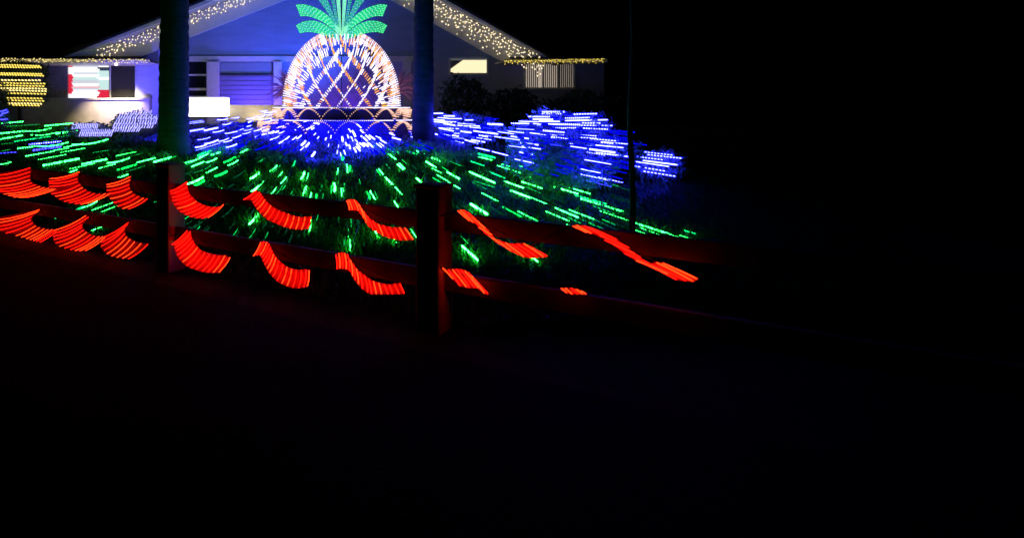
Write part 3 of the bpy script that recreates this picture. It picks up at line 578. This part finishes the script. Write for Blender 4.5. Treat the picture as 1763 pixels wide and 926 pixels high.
BB = [(592, 256, 591, 250, 2.6), (594, 267, 592, 259, 3), (597, 251, 595, 246, 4), (601, 250, 603, 256, 4), (603, 234, 608, 243, 3), (606, 225, 612, 236, 5), (614, 214, 622, 221, 3), (620, 224, 626, 229, 4), (621, 234, 632, 243, 4), (629, 233, 637, 240, 4), (635, 233, 645, 240, 4), (614, 248, 620, 255, 4), (619, 247, 627, 252, 4.6), (625, 247, 634, 252, 5), (633, 246, 642, 254, 4), (609, 255, 613, 262, 4), (613, 253, 620, 260, 4), (647, 234, 656, 239, 3), (655, 241, 665, 247, 3), (648, 247, 657, 254, 2.6), (653, 246, 661, 252, 2), (670, 229, 680, 234, 2.6), (675, 237, 690, 241, 3), (708, 231, 721, 235, 2), (707, 236, 714, 237, 2), (600, 222, 604, 228, 3), (611, 240, 616, 246, 2.5), (598, 232, 600, 238, 3)]
string('blue lights in leafy bed left of the pineapple', BA, BG, bp2, 'blue')
string('blue lights clustered in bed in front of the pineapple', BB, BG, bp2, 'blue')
def scatter(n_, x0, x1, y0, y1, w0, w1, k0, k1, mats, ok=lambda x, y: True):
    out = []
    while len(out) < n_:
        x_ = random.uniform(x0, x1); y_ = random.uniform(y0, y1)
        if not ok(x_, y_): continue
        k_ = random.uniform(k0, k1); out.append((x_, y_, x_ + (x_ - 588) * k_, y_ + (y_ - 187) * k_, random.uniform(w0, w1), 0, random.choice(mats)))
    return sorted(out, key=lambda t_: (int(t_[1] / 25), t_[0]))
random.seed(21)
string('faint green tubes imitating smeared lit grass left of the pineapple axis', scatter(110, 290, 588, 262, 400, .8, 1.8, .05, .13, ['green_smear', 'green_smear', 'green_smear', 'green_dim']), GG, gp, 'green_dim', False)  # green smear of lit grass, added as faint glowing tubes
string('faint green tubes imitating smeared lit grass right of the pineapple axis', scatter(150, 590, 1060, 250, 410, .8, 1.9, .05, .11, ['green_smear', 'green_smear', 'green_smear', 'green_dim'], lambda x, y: y > 262 + max(0, x - 740) * .16), GG, gp, 'green_dim', False)
string('deep blue tubes imitating glow over the bed around the planter', scatter(150, 400, 735, 203, 268, 2, 5, .03, .12, ['blue_glow'], lambda x, y: y < 276 - abs(x - 590) * .17), BG, bp2, 'blue_glow', False)  # blue glow around the lights, added as dim emissive tubes
R1 = [(746, 195.5, 763, 195.5, 2.6), (764, 200, 783, 200, 3), (753, 203, 772, 204, 2), (772, 204.5, 795, 204.5, 2), (747, 206, 766, 208, 3), (747, 209.5, 765, 211, 3), (766, 210, 786, 211, 3.6), (764, 213, 785, 216.5, 3), (786, 212, 800, 213, 2), (788, 216, 800, 217, 3), (755, 220.5, 790, 222, 2), (757, 221, 781, 226, 3), (793, 226, 812, 229, 3.6), (765, 231, 790, 235, 3), (749, 231, 766, 235, 2.6), (770, 229, 791, 230, 1.6), (778, 240.5, 798, 246, 2.6), (779, 237, 800, 239, 1, 9),
      (800, 207, 815, 207, 2), (800, 213.5, 819, 214.5, 1.1), (800, 217, 826, 217.5, 2.6), (808, 219, 828, 221, 1.6), (815, 225.5, 857, 231, 3.6), (814, 231, 840, 236, 3.6, 10), (836, 233, 864, 237, 2), (820, 237, 846, 241, 1.6), (800, 241, 823, 247, 2.6), (811, 241, 835, 245, 3), (839, 213.5, 866, 215, 4, 10)]
R2 = [(857, 227, 885, 231, 1.6), (873, 226, 903, 229, 2, 10), (880, 235, 911, 239, 3, 12), (863, 237, 899, 242, 1.6), (880, 212.5, 912, 213, 2.6, 10), (892, 209, 928, 210, 2), (910, 201, 948, 201.5, 3, 12), (918, 205.5, 953, 206, 4, 13), (934, 193, 973, 193, 4, 11), (933, 196.5, 968, 196.5, 1.6, 9), (928, 209, 964, 209.5, 3), (918, 213, 960, 214, 2.6), (925, 215.5, 955, 215.5, 1.5, 8), (953, 214, 1000, 215, 4, 14), (973, 204, 1020, 202.5, 3, 14), (973, 208, 1046, 206.5, 2.8), (988, 197, 1029, 196, 2.6, 9), (956, 221, 993, 220.5, 3, 11), (889, 222, 920, 223.5, 1), (912, 229, 947, 233, 2), (935, 225, 973, 228, 4, 12), (937, 232, 972, 233.5, 2.6, 10), (949, 236, 985, 239.5, 3.6, 9),
      (896, 246, 928, 250, 3.6, 10), (876, 251, 906, 255, 1.2), (898, 252, 931, 257, 2), (936, 247, 972, 252, 1, 9, 'blue_dim'), (818, 254, 843, 260, 2.3), (847, 261, 875, 268, 2), (894, 262, 927, 269, 2.6), (886, 274, 919, 281, 1.8), (981, 247.5, 1020, 252, 2, 9), (982, 252, 1010, 256, 2), (1002, 212, 1040, 212.5, 2.6, 8), (1000, 216, 1056, 216.5, 2, 11), (1004, 221, 1049, 223, 2.6, 10), (1003, 227, 1035, 228.5, 1, 8, 'blue_dim'), (1000, 233, 1028, 234.5, 2.6, 7), (1000, 237, 1029, 238.5, 1.6, 6), (1017, 239, 1062, 243, 2, 9), (1035, 245, 1083, 249, 3.6, 10), (1025, 250, 1073, 254.5, 2.3), (1015, 257, 1060, 263, 4.6, 12), (1026, 263, 1082, 270, 3, 12), (1010, 262, 1043, 268, 1.2, 8), (1006, 275, 1052, 283, 1.8), (1000, 291, 1034, 298, 2), (1000, 300, 1050, 311, 2, 11), (1030, 305, 1074, 315, 1.6, 9), (1010, 311, 1055, 322, 1, 9, 'blue_dim')]
R3 = [(1093, 260, 1160, 267.5, 1.6, 12), (1115, 266.5, 1175, 273, 2, 11), (1089, 269, 1143, 275.5, 1.8, 10), (1107, 276.5, 1166, 284, 3), (1095, 278.5, 1152, 287, 2), (1092, 286, 1147, 295, 2, 9), (1108, 295, 1165, 304, 1.8, 9)]
for key, n_, x0, x1, y0, y1, lab in (('R1', 40, 750, 850, 202, 242, 'deep blue tubes imitating glow on low shrub beside right palm trunk'), ('R2', 90, 890, 1070, 196, 300, 'deep blue tubes imitating glow on the large dome shrub')):
    string(lab, scatter(n_, x0, x1, y0, y1, 2, 4.5, .04, .10, ['blue_glow'], lambda x, y: key == 'R1' or ((x - 978) / 105) ** 2 + ((y - 258) / 66) ** 2 < .9), BG, lambda x, y: on_bush(key, x, y), 'blue_glow', False)  # glow on the leaves, added as dim blue tubes
string('blue lights wound over low shrub beside right palm trunk', R1, BG, lambda x, y: on_bush('R1', x, y), 'blue')
string('blue lights wound over the large dome shrub', R2, BG, lambda x, y: on_bush('R2', x, y), 'blue')
string('blue lights on small shrub behind slender dark tree', R3, BG, lambda x, y: on_bush('R3', x, y), 'blue')
wl = []
for y0, y1, x0, x1, st in ((191, 198, 206, 258, 3.6), (199, 205, 203, 270, 3.6), (205, 214, 198, 268, 3.7), (213, 221, 194, 262, 3.7), (220, 227, 194, 240, 3.6)):
    xx = x0
    while xx < x1: wl.append((xx, y1, xx + 3.4, y0 + 1.5 * math.sin(xx * .7), 1.3)); xx += st * random.uniform(1.0, 1.35)
string('cool white lights in slanted rows over shrub beside left palm trunk', wl, None or BG, lambda x, y: on_bush('L1', x, y), 'white', False)
wl = []
for y0, y1, x0, x1, st in ((213, 222, 124, 168, 3.0), (223, 230, 138, 195, 3.2), (229, 235, 136, 192, 3.4)):
    xx = x0
    while xx < x1: wl.append((xx, y1, xx + 2.4, y0 + math.sin(xx), 1.2)); xx += st
string('cool white lights coiled over low plant below beige wall', wl, BG, lambda x, y: on_bush('L2', x, y), 'white', False)
string('dim blue lights lying among green lights under beige wall', [(50, 249, 107, 243.5, 2.6, 14), (57, 259, 107, 252.5, 4.2, 10, 'blue_dim'), (243, 244, 277, 239, 2.3), (0, 264, 30, 262, 1.5, 5, 'blue_dim')], BG, gp, 'blue')
string('blue lights on small shrub under yellow topiary', [(0, 192, 12, 189, 2), (2, 196, 14, 193, 2), (0, 206, 13, 205, 2), (-2, 200, 4, 198, 2)], BG, lambda x, y: on_bush('L3', x, y), 'blue_dim')

# ------------------------------------------------------------------ fence and red garlands
fn = thing('timber_fence', 'two rail timber fence with square posts along road edge', 'fence', (0, 5.6, 0))
def fbox(s0, s1, o0, o1, z0, z1):
    m = MB(); pts = [FP + FU * s + FN * o for s, o in ((s0, o1), (s1, o1), (s1, o0), (s0, o0))]
    m.add([(p.x, p.y, z) for z in (z0, z1) for p in pts], [(3, 2, 1, 0), (4, 5, 6, 7), (0, 1, 5, 4), (1, 2, 6, 5), (2, 3, 7, 6), (3, 0, 4, 7)]); return m
def s_of(px):
    dx = (px - CX) / F; Y = 5.6 * FN.y / (dx * FN.x + FN.y); p = Vector((dx * Y, Y, 0)) - FP; return p.dot(FU)
ps = [s_of(-70), s_of(292), s_of(746), s_of(746) + (s_of(746) - s_of(292)) * 1.25]
for s in ps:
    po = child(fbox(s - .105, s + .105, -.13, .10, -.1, 1.13), 'post', 'post', fn, bevel=.012); child(fbox(s - .12, s + .12, -.125, .115, 1.131, 1.16), 'post_cap', 'post', po, bevel=.008)
for a, b in zip([ps[0] - 3.2] + ps, ps + [ps[-1] + 3.2]):
    for z0, z1 in ((.80, .94), (.33, .48)): child(fbox(a + .107, b - .107, -.03, .02, z0, z1), 'rail', 'rail', fn, bevel=.006)
TOP = [
 ([(-30, 303), (-28, 309), (-26, 315), (-22, 321), (-15, 326), (-5, 330), (6, 334), (14, 337), (23, 339.5), (33, 340.5), (45, 340), (57, 337)], [(52, 289), (52, 296), (51, 303), (51, 310), (55, 315), (62, 318), (69, 321), (77, 323), (84, 324), (90, 325), (94, 325), (96, 325)]),
 ([(85, 308), (84, 312.5), (85, 316), (85, 321), (89, 334), (95, 338), (102, 343), (110, 347), (119, 349), (129, 351), (139, 352), (149, 350)], [(137, 296), (134, 300.5), (133, 308), (134, 313), (138, 318), (142, 323), (148, 327), (155, 331), (163, 333), (172, 334), (182, 333), (190, 333)]),
 ([(183, 318), (184, 322), (184, 328), (185, 334), (190, 342), (196, 349), (203, 355), (211, 359), (221, 360)], [(225, 304), (224, 310), (222, 318), (223, 324), (227, 330), (232, 335), (239, 338), (247, 341), (254, 342)]),
 ([(293, 330), (294, 334), (296, 340), (297, 345.5), (300, 352), (305, 359), (311, 365), (319, 369), (328, 373), (338, 375), (348, 376), (358, 374.5)], [(322, 313), (322, 322), (324, 331), (327, 336), (332, 341), (338, 347), (345, 351), (352, 354), (360, 356), (369, 357), (379, 356), (385, 352)]),
 ([(419, 344), (433, 344), (436, 349), (439, 354), (443, 360), (448, 366), (454, 372), (461, 378), (470, 382), (479, 386), (489, 390), (499, 393), (509, 394.5), (519, 395), (529, 394)], [(441, 328), (447, 331), (449, 334), (452, 339), (456, 344), (460, 349), (466, 354), (473, 359), (481, 363), (489, 366), (497, 369), (506, 372), (515, 374), (525, 374), (535, 373)]),
 ([(602, 362), (607, 361.5), (612, 361.5), (617, 363), (621, 368), (626, 376), (631, 384), (635, 390), (643, 396), (652, 401), (660, 406), (670, 409.5), (680, 412), (690, 413.5), (700, 413.5), (711, 412.5)], [(597, 345), (600, 344), (604, 344), (609, 344), (613, 346), (617, 351), (621, 358), (626, 364), (632, 372), (641, 380), (651, 386), (660, 388), (670, 391), (680, 392), (688, 392), (697, 392.5)]),
 ([(808, 380), (815, 383), (822, 386), (830, 390), (836, 394), (841, 398), (847, 405), (860, 420), (880, 432), (892, 438), (902, 442), (915, 444), (925, 443), (936, 442), (942, 441)], [(788, 363), (793, 362), (798, 362), (806, 366), (813, 374), (820, 384), (824, 391), (832, 398), (845, 408), (858, 414), (870, 418), (880, 420), (890, 420), (901, 419), (910, 424)]),
 ([(1010, 400), (1018, 402), (1045, 410), (1062, 413), (1083, 427), (1093, 437), (1103, 444), (1118, 454), (1150, 472), (1165, 481), (1181, 483), (1193, 484), (1200, 480)], [(986, 389), (992, 388), (1005, 389), (1015, 392), (1032, 405), (1041, 413), (1055, 420), (1075, 436), (1095, 448), (1105, 452), (1119, 455), (1130, 452), (1140, 453)])]
BOT = [
 ([(-35, 380), (-32, 386), (-28, 392), (-20, 398), (-10, 405), (4, 413), (12, 416.5), (21, 419), (30, 420), (40, 420.5), (50, 420.5), (62, 420)], [(68, 361), (66, 364), (54, 374), (53, 379), (56, 384), (61, 389), (68, 392), (76, 394), (83, 395), (90, 395), (94, 396), (97, 398)]),
 ([(92, 397), (92, 402), (92, 407), (93, 412.5), (96, 418.5), (102, 424), (109, 428), (118, 431), (128, 432), (137, 432), (147, 431.5)], [(148, 371), (152, 374), (141, 387), (141, 391), (144, 396), (149, 400), (156, 404), (163, 406), (171, 407), (177, 407), (181, 408)]),
 ([(174, 410), (175, 417), (174, 424), (179, 431), (184, 437), (192, 441), (201, 443.5), (211, 445), (221, 445.5)], [(221, 383), (219, 387), (214, 394), (215, 402), (218, 408), (224, 412), (232, 416), (243, 419), (255, 420)]),
 ([(296, 421), (301, 422), (301, 427), (303, 432), (305, 439), (309, 445), (314, 451), (321, 457), (329, 461), (338, 464), (348, 467), (357, 468.5), (367, 469), (377, 468.5)], [(322, 397), (328, 399), (328, 403), (329, 409), (332, 415), (335, 420), (340, 426), (345, 431), (353, 434.5), (361, 437), (370, 439), (378, 440), (387, 440), (396, 443)]),
 ([(436, 441), (441, 439), (448, 439), (451, 443), (453, 449), (456, 455), (460, 462), (464, 469), (470, 476), (477, 483), (485, 488), (494, 492), (504, 494.5), (514, 495.5), (523, 494), (529, 493)], [(449, 417), (454, 416), (459, 417), (463, 420), (466, 426), (468, 431), (471, 437), (475, 443), (480, 449), (487, 455), (494, 460), (502, 463), (510, 465), (519, 465), (527, 464), (532, 465)]),
 ([(580, 463), (585, 462), (590, 462), (596, 463), (602, 466), (607, 475), (611, 482), (617, 489), (624, 497), (633, 503), (640, 506), (648, 506), (657, 506), (668, 506), (676, 506), (687, 506), (696, 505)], [(578, 438), (583, 436), (588, 435), (593, 436), (598, 438), (603, 447), (608, 455), (613, 462), (619, 468), (627, 474), (635, 480), (643, 484), (652, 487), (661, 489), (670, 490), (679, 489), (688, 488)]),
 ([(780, 480), (792, 492), (803, 494), (808, 495), (817, 495), (824, 496), (829, 500), (834, 505), (840, 506)], [(762, 461), (772, 464), (779, 464), (786, 463.5), (793, 464), (800, 466), (806, 469), (811, 474), (816, 480)]),
 ([(976, 504), (985, 506), (995, 506), (1003, 506), (1009, 506)], [(966, 496), (973, 496), (983, 496), (992, 498), (1000, 501)])]
def garland(label, data):
    t = thing('light_garland', label, 'light garland', on_fence(*data[0][0][0], .1), 'red light garlands on the fence rails'); cab = []
    for Ls, Us in data:
        n = len(Ls); v = []; f = []
        for i in range(n):
            for u in (-.02, .33, .67, 1.02):
                x = Ls[i][0] + (Us[i][0] - Ls[i][0]) * u; y = Ls[i][1] + (Us[i][1] - Ls[i][1]) * u; v.append(on_fence(x, y, .055 + .012 * math.sin(i * 1.9 + u * 2)))
        for i in range(n - 1):
            for k in range(3): f.append((i * 4 + k, i * 4 + k + 1, i * 4 + k + 5, i * 4 + k + 4))
        m = MB(); m.add(v, f); sw = child(m, 'swag_glow_band', 'glow_band_hot' if Ls[0][0] > 280 else 'glow_band', t, smooth=True)
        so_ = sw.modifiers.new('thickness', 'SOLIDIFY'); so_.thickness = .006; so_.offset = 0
        for i in range(n):
            (x0, y0), (x1, y1) = Ls[i], Us[i]; dx, dy = x1 - x0, y1 - y0; L = math.hypot(dx, dy); nx, ny = -dy / L, dx / L
            if nx < 0: nx, ny = -nx, -ny
            k = .05 * L * (1 if x0 < 640 else .2)
            p = [on_fence(x0 + dx * u + nx * k * 4 * u * (1 - u), y0 + dy * u + ny * k * 4 * u * (1 - u), .088) for u in (0, .04, .27, .5, .73, .96, 1)]
            rr = .003; child(MB().tube(p, [rr * .6, rr, rr, rr, rr, rr, rr * .6], 5), 'light_trail', 'red_hot' if (i * 5 + int(x0)) % 7 < 2 + (x0 > 400) * 2 else 'red', sw)  # trail of a red light, built as a thin glowing tube
        cab += [on_fence(*Us[0], .075), on_fence(*Us[-1], .075)]
    child(MB().tube(cab, .006, 5), 'cable', 'wire', t)
garland('red light garland in swags along the top fence rail', TOP)
garland('red light garland in swags along the bottom fence rail', BOT)
